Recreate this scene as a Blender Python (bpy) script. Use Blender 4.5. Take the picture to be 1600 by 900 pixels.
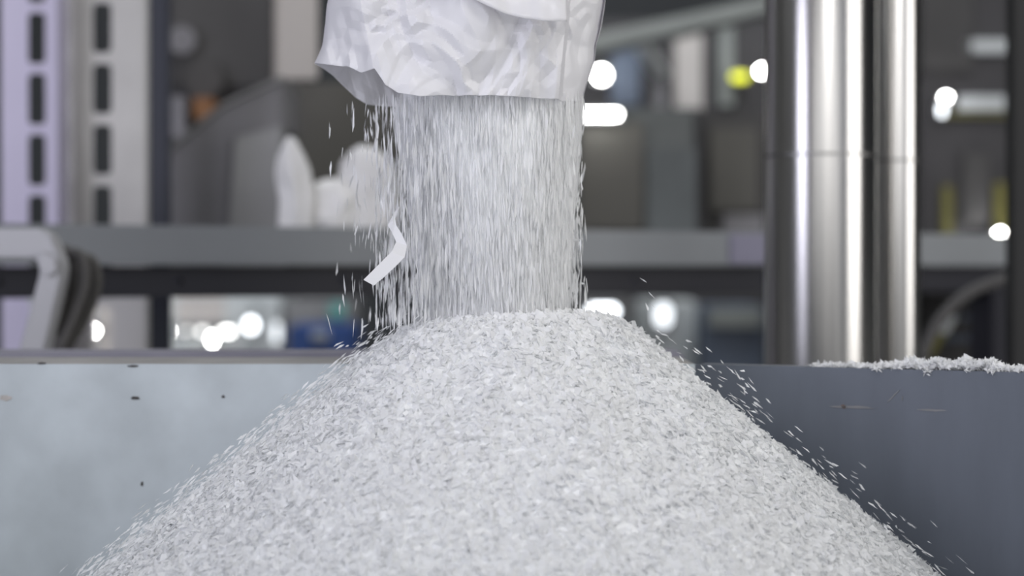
import bpy, bmesh, math, random
import numpy as np
from mathutils import Vector, Matrix, noise

for o in list(bpy.data.objects):
    bpy.data.objects.remove(o)
SC = bpy.context.scene
COL = SC.collection
random.seed(7)
RNG = np.random.default_rng(11)
PI = math.pi

# ------------------------------------------------------------------ camera
F = 3111.0                       # focal length in pixels of the 1600 wide frame
CAM_Z = 1.30
PITCH = math.atan(30.0 / F)      # looks very slightly down
cd = bpy.data.cameras.new('camera')
cd.sensor_width = 36.0
cd.lens = F / 1600.0 * 36.0
cd.clip_start = 0.05
cd.dof.use_dof = True
cd.dof.focus_distance = 1.84
cd.dof.aperture_fstop = 3.0
cam = bpy.data.objects.new('camera', cd)
COL.objects.link(cam)
cam.location = (0, 0, CAM_Z)
cam.rotation_euler = (PI / 2 - PITCH, 0, 0)
SC.camera = cam


def P(px, py, d):
    """world point seen at pixel (px, py) at distance d along the view axis"""
    x = (px - 800.0) / F * d
    v = (450.0 - py) / F * d
    return Vector((x, d * math.cos(PITCH) + v * math.sin(PITCH), CAM_Z - d * math.sin(PITCH) + v * math.cos(PITCH)))


# ------------------------------------------------------------------ view, world, large lights
SC.view_settings.view_transform = 'Standard'
SC.view_settings.look = 'None'
SC.view_settings.gamma = 1.0
SC.view_settings.use_curve_mapping = False
SC.view_settings.exposure = -0.08
SC.cycles.max_bounces = 14
SC.cycles.diffuse_bounces = 12
SC.cycles.transmission_bounces = 12
SC.cycles.transparent_max_bounces = 24
SC.cycles.caustics_reflective = False
SC.cycles.caustics_refractive = False

w = bpy.data.worlds.new('hall_ambient')
SC.world = w
w.use_nodes = True
w.node_tree.nodes['Background'].inputs[0].default_value = (0.80, 0.84, 0.92, 1)
w.node_tree.nodes['Background'].inputs[1].default_value = 0.42


def area(name, loc, target, sx, sy, power, col):
    l = bpy.data.lights.new(name, 'AREA')
    l.shape = 'RECTANGLE'
    l.size, l.size_y, l.energy, l.color = sx, sy, power, col
    o = bpy.data.objects.new(name, l)
    COL.objects.link(o)
    o.location = loc
    o.rotation_euler = (Vector(target) - Vector(loc)).to_track_quat('-Z', 'Y').to_euler()
    return o


area('high_bay_front', (0.85, -0.7, 4.1), (0, 1.9, 1.1), 1.5, 1.3, 50, (1.0, 0.985, 0.96))
area('fill_panel_behind_camera', (0.3, -4.2, 2.0), (0.2, 1.9, 1.3), 8.5, 3.6, 105, (1.0, 0.98, 0.95))  # unseen panel added as broad front fill and mirrored in the pipes
area('window_right', (3.15, 1.45, 1.9), (0.43, 2.75, 1.6), 1.5, 3.4, 52, (1.0, 0.98, 0.95))
area('window_left', (-2.9, -0.5, 2.0), (0.3, 2.3, 1.3), 1.4, 3.2, 72, (0.84, 0.84, 1.0))
area('hall_lamp_middle', (0.0, 4.0, 5.4), (0, 6.0, 1.0), 6.0, 1.5, 100, (0.96, 0.98, 1.0))
area('hall_lamp_far', (0.0, 7.2, 5.6), (0, 9.5, 1.0), 8.0, 1.5, 230, (0.94, 0.98, 1.0))


# ------------------------------------------------------------------ materials
def mat(name, col, rough=0.5, metal=0.0, var=0.0, scale=8.0, bump=0.0, bscale=60.0, spec=0.5, streak=None):
    m = bpy.data.materials.new(name)
    m.use_nodes = True
    nt = m.node_tree
    b = nt.nodes['Principled BSDF']
    b.inputs['Roughness'].default_value = rough
    b.inputs['Metallic'].default_value = metal
    b.inputs['Specular IOR Level'].default_value = spec
    b.inputs['Base Color'].default_value = (*col, 1)
    tc = nt.nodes.new('ShaderNodeTexCoord')
    src = tc.outputs['Object']
    if streak:
        mp = nt.nodes.new('ShaderNodeMapping')
        mp.inputs['Scale'].default_value = streak
        nt.links.new(src, mp.inputs['Vector'])
        src = mp.outputs['Vector']
    if var > 0:
        n = nt.nodes.new('ShaderNodeTexNoise')
        n.inputs['Scale'].default_value = scale
        n.inputs['Detail'].default_value = 6
        nt.links.new(src, n.inputs['Vector'])
        r = nt.nodes.new('ShaderNodeValToRGB')
        r.color_ramp.elements[0].position = 0.3
        r.color_ramp.elements[1].position = 0.7
        r.color_ramp.elements[0].color = (*[c * (1 - var) for c in col], 1)
        r.color_ramp.elements[1].color = (*[min(1, c * (1 + var)) for c in col], 1)
        nt.links.new(n.outputs['Fac'], r.inputs['Fac'])
        nt.links.new(r.outputs['Color'], b.inputs['Base Color'])
    if bump > 0:
        n2 = nt.nodes.new('ShaderNodeTexNoise')
        n2.inputs['Scale'].default_value = bscale
        n2.inputs['Detail'].default_value = 4
        nt.links.new(src, n2.inputs['Vector'])
        bm_ = nt.nodes.new('ShaderNodeBump')
        bm_.inputs['Strength'].default_value = bump
        bm_.inputs['Distance'].default_value = 0.01
        nt.links.new(n2.outputs['Fac'], bm_.inputs['Height'])
        nt.links.new(bm_.outputs['Normal'], b.inputs['Normal'])
    return m


def emis(name, col, s):
    m = bpy.data.materials.new(name)
    m.use_nodes = True
    nt = m.node_tree
    nt.nodes.clear()
    e = nt.nodes.new('ShaderNodeEmission')
    e.inputs[0].default_value = (*col, 1)
    e.inputs[1].default_value = s
    o = nt.nodes.new('ShaderNodeOutputMaterial')
    nt.links.new(e.outputs[0], o.inputs[0])
    return m


def flake_mat(name, col, trans=0.4, rough=0.3, spec=0.5, clear=0.0):
    m = bpy.data.materials.new(name)
    m.use_nodes = True
    nt = m.node_tree
    b = nt.nodes['Principled BSDF']
    out = nt.nodes['Material Output']
    g = nt.nodes.new('ShaderNodeNewGeometry')
    r = nt.nodes.new('ShaderNodeValToRGB')
    r.color_ramp.elements[0].color = (*[c * 0.96 for c in col], 1)
    r.color_ramp.elements[1].color = (*[min(1, c * 1.04) for c in col], 1)
    nt.links.new(g.outputs['Random Per Island'], r.inputs['Fac'])
    nt.links.new(r.outputs['Color'], b.inputs['Base Color'])
    b.inputs['Roughness'].default_value = rough
    b.inputs['Specular IOR Level'].default_value = spec
    t = nt.nodes.new('ShaderNodeBsdfTranslucent')
    nt.links.new(r.outputs['Color'], t.inputs['Color'])
    mx = nt.nodes.new('ShaderNodeMixShader')
    mx.inputs[0].default_value = trans
    nt.links.new(b.outputs[0], mx.inputs[1])
    nt.links.new(t.outputs[0], mx.inputs[2])
    last = mx
    if clear > 0:
        tr = nt.nodes.new('ShaderNodeBsdfTransparent')
        m2 = nt.nodes.new('ShaderNodeMixShader')
        m2.inputs[0].default_value = clear
        nt.links.new(mx.outputs[0], m2.inputs[1])
        nt.links.new(tr.outputs[0], m2.inputs[2])
        last = m2
    nt.links.new(last.outputs[0], out.inputs['Surface'])
    return m


M = {}
M['flake'] = flake_mat('clear_plastic_flake', (0.94, 0.945, 0.95), 0.35, .3, .5, .0)
M['heap'] = flake_mat('packed_plastic_flakes', (0.93, 0.94, 0.945), 0.0, .4)
M['falling'] = flake_mat('falling_plastic_flake', (0.965, 0.97, 0.98), 0.48, .35, .4, .0)
M['film'] = flake_mat('white_bag_film', (0.91, 0.905, 0.92), 0.40, 0.30, 0.45)
M['strip'] = flake_mat('white_film_strip', (0.86, 0.86, 0.87), 0.25, 0.4)
M['galv'] = mat('lit_galvanised_panel', (0.50, 0.545, 0.575), 0.50, 0.15, 0.11, 14.0, 0.04, 30)  # brighter light on the left bin wall is put into this paler tone
M['slate'] = mat('shaded_steel_panel', (0.105, 0.120, 0.150), 0.45, 0.1, 0.12, 6.0, 0.04, 40, streak=(3, 3, 0.6))  # shade on the right bin wall is put into this darker tone
M['rim_brown'] = mat('dusty_rim_steel', (0.33, 0.32, 0.31), 0.6, 0.2, 0.2, 14.0)
M['rim_slate'] = mat('slate_rim_steel', (0.15, 0.165, 0.19), 0.5, 0.2, 0.1, 14.0)
M['chip'] = mat('bare_dark_chip', (0.035, 0.03, 0.028), 0.7)
M['rust'] = mat('rust_spot', (0.16, 0.09, 0.06), 0.8, 0, 0.3, 90)
M['scratch'] = mat('pale_scratch', (0.19, 0.19, 0.20), 0.6, 0, 0.2, 60)
M['smudge'] = mat('tan_smudge', (0.45, 0.42, 0.40), 0.7, 0, 0.2, 60)
M['stainless'] = mat('stainless_steel', (0.76, 0.745, 0.73), 0.16, 1.0, 0.04, 40.0, streak=(1, 1, 0.05))
sn = M['stainless'].node_tree
tg = sn.nodes.new('ShaderNodeTangent')
tg.direction_type = 'RADIAL'
tg.axis = 'Z'
sb = sn.nodes['Principled BSDF']
sn.links.new(tg.outputs[0], sb.inputs['Tangent'])
sb.inputs['Anisotropic'].default_value = 0.92
sb.inputs['Anisotropic Rotation'].default_value = 0.25
sb.inputs['Roughness'].default_value = 0.30
M['seam'] = mat('weld_seam', (0.34, 0.335, 0.33), 0.4, 1.0)
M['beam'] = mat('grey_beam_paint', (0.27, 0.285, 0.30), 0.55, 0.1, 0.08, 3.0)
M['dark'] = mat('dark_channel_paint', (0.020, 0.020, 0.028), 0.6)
M['navy'] = mat('navy_post_paint', (0.022, 0.026, 0.045), 0.5)
M['lilac'] = mat('violet_lit_white_steel', (0.74, 0.69, 0.88), 0.5, 0, 0.05, 3)  # violet light falling on the left upright is put into this colour
M['lilac_dim'] = mat('lilac_grey_plate', (0.27, 0.26, 0.35), 0.5, 0, 0.05, 6)
M['railtint'] = mat('muted_lilac_steel', (0.25, 0.245, 0.29), 0.6, 0, 0.1, 10)
M['warmgrey'] = mat('warm_grey_steel', (0.50, 0.49, 0.47), 0.45, 0.3, 0.15, 4)
M['machine_grey'] = mat('dark_machine_grey', (0.075, 0.072, 0.072), 0.7, 0, 0.15, 4)  # plain dark grey of machine bodies, doors and a hose
M['charcoal'] = mat('charcoal_machine', (0.055, 0.052, 0.056), 0.6, 0, 0.2, 3)
M['chute'] = mat('grey_chute_steel', (0.24, 0.235, 0.25), 0.5, 0.3, 0.12, 4)
M['chute_light'] = mat('pale_chute_steel', (0.30, 0.30, 0.305), 0.5, 0.3, 0.12, 4)
M['dimblue'] = mat('dim_blue_grey_panel', (0.13, 0.145, 0.15), 0.5, 0, .25, 3)
M['olive'] = mat('olive_grey_cabinet', (0.115, 0.11, 0.098), 0.6, 0, 0.1, 4)
M['cream'] = mat('cream_panel', (0.60, 0.56, 0.54), 0.5, 0, 0.05, 4)
M['orange'] = mat('orange_paint', (0.26, 0.11, 0.03), 0.5)
M['sack'] = mat('white_sack_film', (0.90, 0.89, 0.88), 0.30, 0, 0.04, 8, 0.3, 14)
M['bracket'] = mat('pale_bracket_steel', (0.46, 0.46, 0.48), 0.5, 0.2, 0.05, 6)
M['rubber'] = mat('grey_rubber_hose', (0.10, 0.095, 0.09), 0.65, 0, 0.2, 12)
M['glass_dark'] = mat('dim_guard_glass', (0.10, 0.11, 0.11), 0.25, 0.0, 0.25, 2.5)
M['steelpale'] = mat('pale_green_grey_steel', (0.30, 0.32, 0.31), 0.5, 0.3, 0.12, 4)
M['yellow'] = mat('yellow_safety_paint', (0.62, 0.60, 0.04), 0.5)
M['yellowdim'] = mat('ochre_safety_paint', (0.17, 0.155, 0.03), 0.5)
M['blue'] = mat('blue_crate_plastic', (0.05, 0.11, 0.34), 0.5)
M['bluegrey'] = mat('blue_grey_plastic', (0.13, 0.16, 0.22), 0.5)
M['teal'] = mat('teal_plastic', (0.15, 0.45, 0.42), 0.5)
M['whitepanel'] = mat('white_machine_panel', (0.62, 0.65, 0.66), 0.4, 0, 0.06, 3)
M['housing'] = mat('lamp_housing_grey', (0.16, 0.16, 0.17), 0.5)
M['black'] = mat('black_post_paint', (0.008, 0.008, 0.009), 0.6)
M['concrete'] = mat('concrete_floor', (0.16, 0.16, 0.155), 0.6, 0, 0.2, 1.2, 0.1, 20)
M['wall'] = mat('hall_wall_sheet', (0.06, 0.064, 0.07), 0.7, 0, 0.3, 0.8)
M['wall_pale'] = mat('pale_hall_wall_sheet', (0.30, 0.30, 0.29), 0.7, 0, 0.15, 0.8)
M['ceil'] = mat('hall_ceiling_sheet', (0.05, 0.05, 0.055), 0.8, 0, 0.2, 0.8)


# ------------------------------------------------------------------ mesh helpers
def tag(o, label=None, cat=None, group=None, kind=None):
    if label: o['label'] = label
    if cat: o['category'] = cat
    if group: o['group'] = group
    if kind: o['kind'] = kind
    return o


def link(name, me, m, parent=None, smooth=False):
    o = bpy.data.objects.new(name, me)
    COL.objects.link(o)
    if m: me.materials.append(m)
    if parent is not None:
        o.parent = parent
        o.matrix_parent_inverse = Matrix.Translation(-parent.location)
    if smooth:
        for p in me.polygons: p.use_smooth = True
    return o


def obj(name, bm, m, parent=None, smooth=False):
    me = bpy.data.meshes.new(name)
    bm.normal_update()
    bm.to_mesh(me)
    bm.free()
    return link(name, me, m, parent, smooth)


def thing(name, loc, label, cat, group=None):
    o = bpy.data.objects.new(name, None)
    o.empty_display_size = 0.05
    COL.objects.link(o)
    o.location = loc
    return tag(o, label, cat, group)


def addbox(bm, c, s, rot=None, bev=0.0):
    g = bmesh.ops.create_cube(bm, size=1.0)
    vs = g['verts']
    mt = Matrix.Translation(c)
    if rot is not None: mt = mt @ rot
    mt = mt @ Matrix.Diagonal((*s, 1))
    bmesh.ops.transform(bm, matrix=mt, verts=vs)
    if bev > 0:
        es = list({e for v in vs for e in v.link_edges})
        bmesh.ops.bevel(bm, geom=es, offset=bev, segments=2, affect='EDGES')
    return bm


def box(c, s, rot=None, bev=0.0):
    return addbox(bmesh.new(), c, s, rot, bev)


def addcyl(bm, a, b, r, seg=24, r2=None):
    a, b = Vector(a), Vector(b)
    d = b - a
    q = d.to_track_quat('Z', 'Y').to_matrix().to_4x4()
    bmesh.ops.create_cone(bm, cap_ends=True, segments=seg, radius1=r, radius2=r if r2 is None else r2, depth=d.length,
                          matrix=Matrix.Translation((a + b) / 2) @ q)
    return bm


def cyl(a, b, r, seg=24, r2=None):
    return addcyl(bmesh.new(), a, b, r, seg, r2)


def tube(pts, r, seg=14):
    """smooth tube along points"""
    bm = bmesh.new()
    pts = [Vector(p) for p in pts]
    # catmull resample
    q = []
    n = len(pts)
    for i in range(n - 1):
        p0, p1, p2, p3 = pts[max(0, i - 1)], pts[i], pts[i + 1], pts[min(n - 1, i + 2)]
        for k in range(8):
            t = k / 8
            q.append(0.5 * ((2 * p1) + (p2 - p0) * t + (2 * p0 - 5 * p1 + 4 * p2 - p3) * t * t + (3 * p1 - p0 - 3 * p2 + p3) * t ** 3))
    q.append(pts[-1])
    rings = []
    for i, p in enumerate(q):
        d = (q[min(i + 1, len(q) - 1)] - q[max(i - 1, 0)]).normalized()
        up = Vector((0, 1, 0.01))
        a = d.cross(up).normalized()
        b = d.cross(a).normalized()
        rings.append([bm.verts.new(p + r * (math.cos(2 * PI * k / seg) * a + math.sin(2 * PI * k / seg) * b)) for k in range(seg)])
    for i in range(len(rings) - 1):
        for k in range(seg):
            bm.faces.new((rings[i][k], rings[i][(k + 1) % seg], rings[i + 1][(k + 1) % seg], rings[i + 1][k]))
    bm.faces.new(rings[0][::-1])
    bm.faces.new(rings[-1])
    bmesh.ops.recalc_face_normals(bm, faces=bm.faces)
    return bm


def prism(pix, d, thick, bev=0.0):
    """a solid whose front outline runs through the given pixels at distance d; its depth runs away from the camera"""
    bm = bmesh.new()
    fr = [bm.verts.new(P(x, y, d)) for x, y in pix]
    bk = [bm.verts.new(P(x, y, d) + Vector((0, thick, 0))) for x, y in pix]
    n = len(pix)
    bm.faces.new(fr)
    bm.faces.new(bk[::-1])
    for i in range(n):
        bm.faces.new((fr[i], bk[i], bk[(i + 1) % n], fr[(i + 1) % n]))
    bmesh.ops.recalc_face_normals(bm, faces=bm.faces)
    if bev > 0:
        bmesh.ops.bevel(bm, geom=list(bm.edges), offset=bev, segments=2, affect='EDGES')
    return bm


def slab(x0, y0, x1, y1, d, thick, bev=0.004):
    return prism([(x0, y0), (x1, y0), (x1, y1), (x0, y1)], d, thick, bev)


def mesh_np(name, V, FA, m, parent=None, per=3):
    me = bpy.data.meshes.new(name)
    me.vertices.add(len(V))
    me.vertices.foreach_set('co', V.astype(np.float32).ravel())
    nf = len(FA)
    me.loops.add(nf * per)
    me.loops.foreach_set('vertex_index', FA.astype(np.int32).ravel())
    me.polygons.add(nf)
    me.polygons.foreach_set('loop_start', np.arange(0, nf * per, per, dtype=np.int32))
    me.polygons.foreach_set('loop_total', np.full(nf, per, dtype=np.int32))
    me.update(calc_edges=True)
    return link(name, me, m, parent)


OCT_F = np.array([[0, 2, 4], [2, 1, 4], [1, 3, 4], [3, 0, 4]])      # a bent four sided chip


def flakes(name, C, L, W, T, axis=None, jitter=1.0, m=None, nrm=None):
    """angular shards: C centres (N,3), lengths, widths, thicknesses (N); axis = preferred long direction (N,3)"""
    n = len(C)
    a = RNG.normal(size=(n, 3))
    if axis is not None:
        a = axis + a * jitter
    a /= np.linalg.norm(a, axis=1)[:, None]
    b = RNG.normal(size=(n, 3))
    b -= a * (a * b).sum(1)[:, None]
    b /= np.linalg.norm(b, axis=1)[:, None]
    c = np.cross(a, b)
    if nrm is not None:                                  # lying roughly flat on a surface
        c = nrm + RNG.normal(size=(n, 3)) * .45
        a -= c * (a * c).sum(1)[:, None] / (c * c).sum(1)[:, None]
        a /= np.linalg.norm(a, axis=1)[:, None]
        c /= np.linalg.norm(c, axis=1)[:, None]
        b = np.cross(c, a)
    k = lambda: (0.75 + 0.5 * RNG.random(n))[:, None]
    L, W, T = L[:, None] / 2, W[:, None] / 2, T[:, None] / 2
    off = lambda s: (RNG.random(n)[:, None] - .5) * s
    V = np.stack([C - a * L * k() + b * W * off(1.2), C + a * L * k() + b * W * off(1.2),
                  C - b * W * k() + a * L * off(1.3), C + b * W * k() + a * L * off(1.3),
                  C + c * T + a * L * off(.8)], 1).reshape(-1, 3)
    FA = (OCT_F[None] + (np.arange(n) * 5)[:, None, None]).reshape(-1, 3)
    return mesh_np(name, V, FA, m or M['flake'])


# ------------------------------------------------------------------ the hall
def struct(name, bm, m):
    return tag(obj(name, bm, m), kind='structure')


tag(struct('floor', box((0, 6.5, -0.05), (18, 17, 0.1)), M['concrete']), 'grey concrete hall floor', None)
struct('wall_back', box((0, 14.1, 3), (18, 0.2, 6.2)), M['wall'])
struct('wall_left', box((-9.1, 6.5, 3), (0.2, 17, 6.2)), M['wall_pale'])
struct('wall_right', box((9.1, 6.5, 3), (0.2, 17, 6.2)), M['wall'])
struct('ceiling', box((0, 6.5, 6.15), (18.4, 17, 0.1)), M['ceil'])

# ------------------------------------------------------------------ the steel bin
RIM = CAM_Z - 0.0989
FLOOR_IN = 0.42
POLY = [(-.85, 2.066), (.19, 2.066), (.85, 1.698), (.85, .50), (-.85, .50)]
bin_ = thing('steel_bin', (0, 1.3, 0), 'open grey sheet steel bin holding the heap of clear plastic flakes', 'bin')


def wall_panel(a, b, m, z0=FLOOR_IN, t=0.004):
    a, b = Vector((*a, 0)), Vector((*b, 0))
    d = (b - a).normalized()
    nrm = Vector((-d.y, d.x, 0))
    if nrm.dot((a + b) / 2 - Vector((0, 1.3, 0))) < 0: nrm = -nrm
    c = (a + b) / 2 + nrm * t / 2
    ang = math.atan2(d.y, d.x)
    return box((c.x, c.y, (z0 + RIM) / 2), ((b - a).length, t, RIM - z0), Matrix.Rotation(ang, 4, 'Z')), nrm, ang, (a + b) / 2, (b - a).length


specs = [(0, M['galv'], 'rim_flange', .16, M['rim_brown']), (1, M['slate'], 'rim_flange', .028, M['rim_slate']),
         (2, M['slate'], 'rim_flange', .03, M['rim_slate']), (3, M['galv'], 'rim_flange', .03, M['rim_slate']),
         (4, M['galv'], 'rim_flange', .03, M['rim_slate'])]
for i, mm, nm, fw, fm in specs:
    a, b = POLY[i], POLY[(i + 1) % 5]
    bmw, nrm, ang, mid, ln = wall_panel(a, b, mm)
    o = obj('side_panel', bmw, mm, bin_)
    if i == 0: o['label'] = 'pale galvanised side panel, brighter light put into its colour'
    if i == 1: o['label'] = 'dark grey side panel, shade put into its colour'
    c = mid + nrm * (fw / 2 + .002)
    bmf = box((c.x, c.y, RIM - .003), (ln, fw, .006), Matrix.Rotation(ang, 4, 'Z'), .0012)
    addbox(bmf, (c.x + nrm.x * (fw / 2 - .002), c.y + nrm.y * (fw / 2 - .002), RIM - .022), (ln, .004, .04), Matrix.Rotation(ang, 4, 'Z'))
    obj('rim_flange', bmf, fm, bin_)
bmf = bmesh.new()
vs = [bmf.verts.new((x, y, FLOOR_IN)) for x, y in POLY]
bmf.faces.new(vs)
bmesh.ops.solidify(bmf, geom=bmf.faces[:], thickness=.004)
obj('bottom_panel', bmf, M['galv'], bin_)
for x, y in ((-.8, 2.0), (.2, 1.98), (.78, .56), (-.8, .56)):
    bl = box((x, y, .21), (.06, .06, .42), None, .004)
    addbox(bl, (x, y, .005), (.12, .12, .01))
    obj('leg', bl, M['rim_slate'], bin_)


def on_wall(px, py, which=0):
    """point on the inside of a bin wall seen at a pixel"""
    a, b = [Vector((*POLY[which + k], 0)) for k in (0, 1)]
    d = b - a
    n = Vector((-d.y, d.x, 0)).normalized()
    o = Vector((0, 0, CAM_Z))
    r = P(px, py, 1.0) - o
    t = (a - o).dot(n) / r.dot(n)
    p = o + r * t
    if n.y > 0: n = -n
    return p + n * .0006, n


def mark(name, px, py, w_, h_, m, which=0, label=None, tilt=0.0):
    p, n = on_wall(px, py, which)
    side = Vector((0, 0, 1)).cross(n).normalized()
    up = Vector((0, 0, 1))
    bm = bmesh.new()
    vs = []
    for k in range(14):
        a = 2 * PI * k / 14
        rr = 0.75 + 0.5 * random.random()
        u, v = math.cos(a) * w_ * rr / 2, math.sin(a) * h_ * rr / 2
        u, v = u * math.cos(tilt) - v * math.sin(tilt), u * math.sin(tilt) + v * math.cos(tilt)
        vs.append(bm.verts.new(p + side * u + up * v))
    f = bm.faces.new(vs)
    ex = bmesh.ops.extrude_face_region(bm, geom=[f])
    bmesh.ops.translate(bm, vec=-n * .0005, verts=[v for v in ex['geom'] if isinstance(v, bmesh.types.BMVert)])
    bmesh.ops.recalc_face_normals(bm, faces=bm.faces)
    o = obj(name, bm, m, bin_)
    if label: o['label'] = label


mark('paint_chip', 211, 622, .010, .0038, M['chip'], 0, 'dark oval chip')
mark('paint_chip', 349, 620, .0034, .003, M['chip'], 0, 'small dark chip')
mark('paint_chip', 222, 756, .003, .005, M['chip'], 0, 'small dark chip')
mark('smudge', 9, 622, .012, .006, M['smudge'], 0, 'pale tan smudge')
mark('paint_chip', 208, 572, .012, .002, M['chip'], 0, 'thin chip below the rim')
mark('paint_chip', 65, 568, .010, .002, M['chip'], 0, 'thin chip below the rim')
mark('scratch', 1333, 636, .042, .0028, M['scratch'], 1, 'pale scratch')
mark('rust_spot', 1318, 635, .005, .004, M['rust'], 1, 'brown rust spot')
mark('scratch', 1457, 641, .028, .0022, M['scratch'], 1, 'pale scratch')
mark('scratch', 1410, 622, .0012, .006, M['scratch'], 1, 'tiny scratch')
mark('scratch', 1395, 620, .020, .0012, M['scratch'], 1, 'faint slanted scratch', .8)

# ------------------------------------------------------------------ the heap of flakes
CX, CY = (806 - 800) / F * 1.93, 1.93
K = 1.93 / F
APEX = CAM_Z + (420 - 366) * K
CAP = CAM_Z + (420 - 484) * K
SL = 0.825


def wall_dist(th):
    best = 9
    dx, dy = math.cos(th), math.sin(th)
    for i in range(5):
        (ax, ay), (bx, by) = POLY[i], POLY[(i + 1) % 5]
        ex, ey = bx - ax, by - ay
        den = dx * ey - dy * ex
        if abs(den) < 1e-9: continue
        t = ((ax - CX) * ey - (ay - CY) * ex) / den
        s = ((ax - CX) * dy - (ay - CY) * dx) / den
        if t > 0 and -1e-6 <= s <= 1 + 1e-6: best = min(best, t)
    return best


def heap_z(x, y):
    r = np.hypot(x - CX, y - CY)
    th = np.arctan2(y - CY, x - CX)
    lump = 0.004 * np.sin(3 * th + 9 * r) + 0.003 * np.sin(7 * th - 14 * r + 1.3) + .002 * np.sin(13 * th + 25 * r)
    a = APEX - SL * r + lump * np.clip(r / .1, 0, 1)
    # the summit leans: higher right of the axis
    b = CAP - .12 * r + .035 * (x - CX)
    k = .018
    h = np.clip(.5 + .5 * (b - a) / k, 0, 1)
    return b * (1 - h) + a * h - k * h * (1 - h)


NT, NR = 420, 170
ths = np.linspace(0, 2 * PI, NT, endpoint=False)
wd = np.array([wall_dist(t) for t in ths]) - .0015
rs = np.linspace(0.002, 1, NR)
TH, RR = np.meshgrid(ths, rs, indexing='ij')
RAD = RR * wd[:, None]
X, Y = CX + RAD * np.cos(TH), CY + RAD * np.sin(TH)
Z = np.maximum(heap_z(X, Y), FLOOR_IN + .02) + RNG.normal(size=X.shape) * .0012
V = np.stack([X, Y, Z], -1).reshape(-1, 3)
skirt = np.stack([X[:, -1], Y[:, -1], np.full(NT, FLOOR_IN + .003)], -1)
V = np.concatenate([V, skirt])
FQ = []
for i in range(NT):
    j = (i + 1) % NT
    for k in range(NR - 1):
        FQ.append((i * NR + k, i * NR + k + 1, j * NR + k + 1, j * NR + k))
    FQ.append((i * NR + NR - 1, NT * NR + i, NT * NR + j, j * NR + NR - 1))
heap = mesh_np('flake_heap', V, np.array(FQ), M['heap'], per=4)
tag(heap, 'tall cone of clear white plastic flakes filling the steel bin', 'plastic flakes', kind='stuff')

# loose flakes covering the heap (same stuff, joined as one mesh of its own surface)
N = 95000
r = .56 * np.sqrt(RNG.random(N))
th = np.where(RNG.random(N) < .8, -PI * RNG.random(N), PI * RNG.random(N))
wdn = np.interp(np.mod(th, 2 * PI), np.append(ths, 2 * PI), np.append(wd, wd[0]))
ok = r < wdn - .004
r, th = r[ok], th[ok]
x, y = CX + r * np.cos(th), CY + r * np.sin(th)
z = np.maximum(heap_z(x, y), FLOOR_IN + .02)
lift = np.abs(RNG.normal(size=len(x))) * .0018
C = np.stack([x, y, z + lift], -1)
L = RNG.uniform(.005, .0105, len(x))
ax = np.stack([np.cos(th), np.sin(th), np.full(len(x), -.8)], -1)
L = RNG.uniform(.006, .013, len(x))
nr = np.stack([np.cos(th) * .64, np.sin(th) * .64, np.full(len(x), .77)], -1)
fl = flakes('loose_flakes', C, L, L * RNG.uniform(.4, .8, len(x)), L * RNG.uniform(.08, .25, len(x)), ax, 1.2, None, nr)
fl.parent = heap
fl['kind'] = 'stuff'

# ------------------------------------------------------------------ the falling stream
N = 31000
py = RNG.uniform(120, 505, N)
t = (py - 150) / 350
core = RNG.random(N)
cx = 762 + 12 * np.clip(t, 0, 1)
hw = 146 - 40 * np.clip(t, 0, 1)
u = np.where(core < .86, RNG.uniform(-1, 1, N), RNG.uniform(-1.06, 1.08, N))
ang = RNG.uniform(0, 2 * PI, N)
rad = .84 + .20 * RNG.random(N)
px = cx + hw * rad * np.cos(ang)
dep = CY + .075 * rad * np.sin(ang) * (1 - .25 * np.clip(t, 0, 1))
left = RNG.random(N) < .075
px = np.where(left, np.maximum(RNG.normal(642, 30, N), 588), px)
right = RNG.random(N) < .035
px = np.where(right, RNG.normal(888, 9, N), px)
py = np.where(right, np.maximum(py, 165 + 30 * RNG.random(N)), py)
dep = np.where(right, CY + .02, dep)
fray = .5 + .5 * np.sin(px * .21) * np.sin(px * .083 + 1)
keep = (np.abs((px - cx) / hw) < .8) | (RNG.random(N) < .35 + .65 * fray)
keep &= (py > 160) | ((px > 640) & (px < 850))
px, py, dep = px[keep], py[keep], dep[keep]
n = len(px)
C = np.stack([(px - 800) / F * dep, dep, CAM_Z + (420 - py) / F * dep], -1)
below = C[:, 2] > heap_z(C[:, 0], C[:, 1]) + .002
C = C[below]
n = len(C)
L = RNG.uniform(.012, .030, n)
W = RNG.uniform(.0010, .0026, n)
stream = flakes('falling_flakes', C, L, W, W * .5, np.tile([0, 0, 1.0], (n, 1)), .05, M['falling'])
tag(stream, 'dense white column of plastic flakes pouring from the bag onto the heap', 'plastic flakes', kind='stuff')

# the packed middle of the falling column
bm = bmesh.new()
rings = []
NZ, NS = 90, 120
for i in range(NZ):
    pyy = 100 + (505 - 100) * i / (NZ - 1)
    tt = min(1, max(0, (pyy - 150) / 350))
    cxx, hww = 764 + 12 * tt, 138 - 38 * tt
    ring = []
    for k in range(NS):
        an = 2 * PI * k / NS
        f = .915 + .08 * noise.noise(Vector((math.cos(an) * 4, math.sin(an) * 4, pyy * .004))) + .07 * noise.noise(Vector((math.cos(an) * 13, math.sin(an) * 13, pyy * .012))) \
            + .03 * noise.noise(Vector((math.cos(an) * 40, math.sin(an) * 40, pyy * .04)))
        dd = CY + .075 * f * math.sin(an) * (1 - .25 * tt)
        ring.append(bm.verts.new(((cxx + hww * f * math.cos(an) - 800) / F * dd, dd, CAM_Z + (420 - pyy) / F * dd)))
    rings.append(ring)
for i in range(NZ - 1):
    for k in range(NS):
        bm.faces.new((rings[i][k], rings[i][(k + 1) % NS], rings[i + 1][(k + 1) % NS], rings[i + 1][k]))
bmesh.ops.recalc_face_normals(bm, faces=bm.faces)
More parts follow.
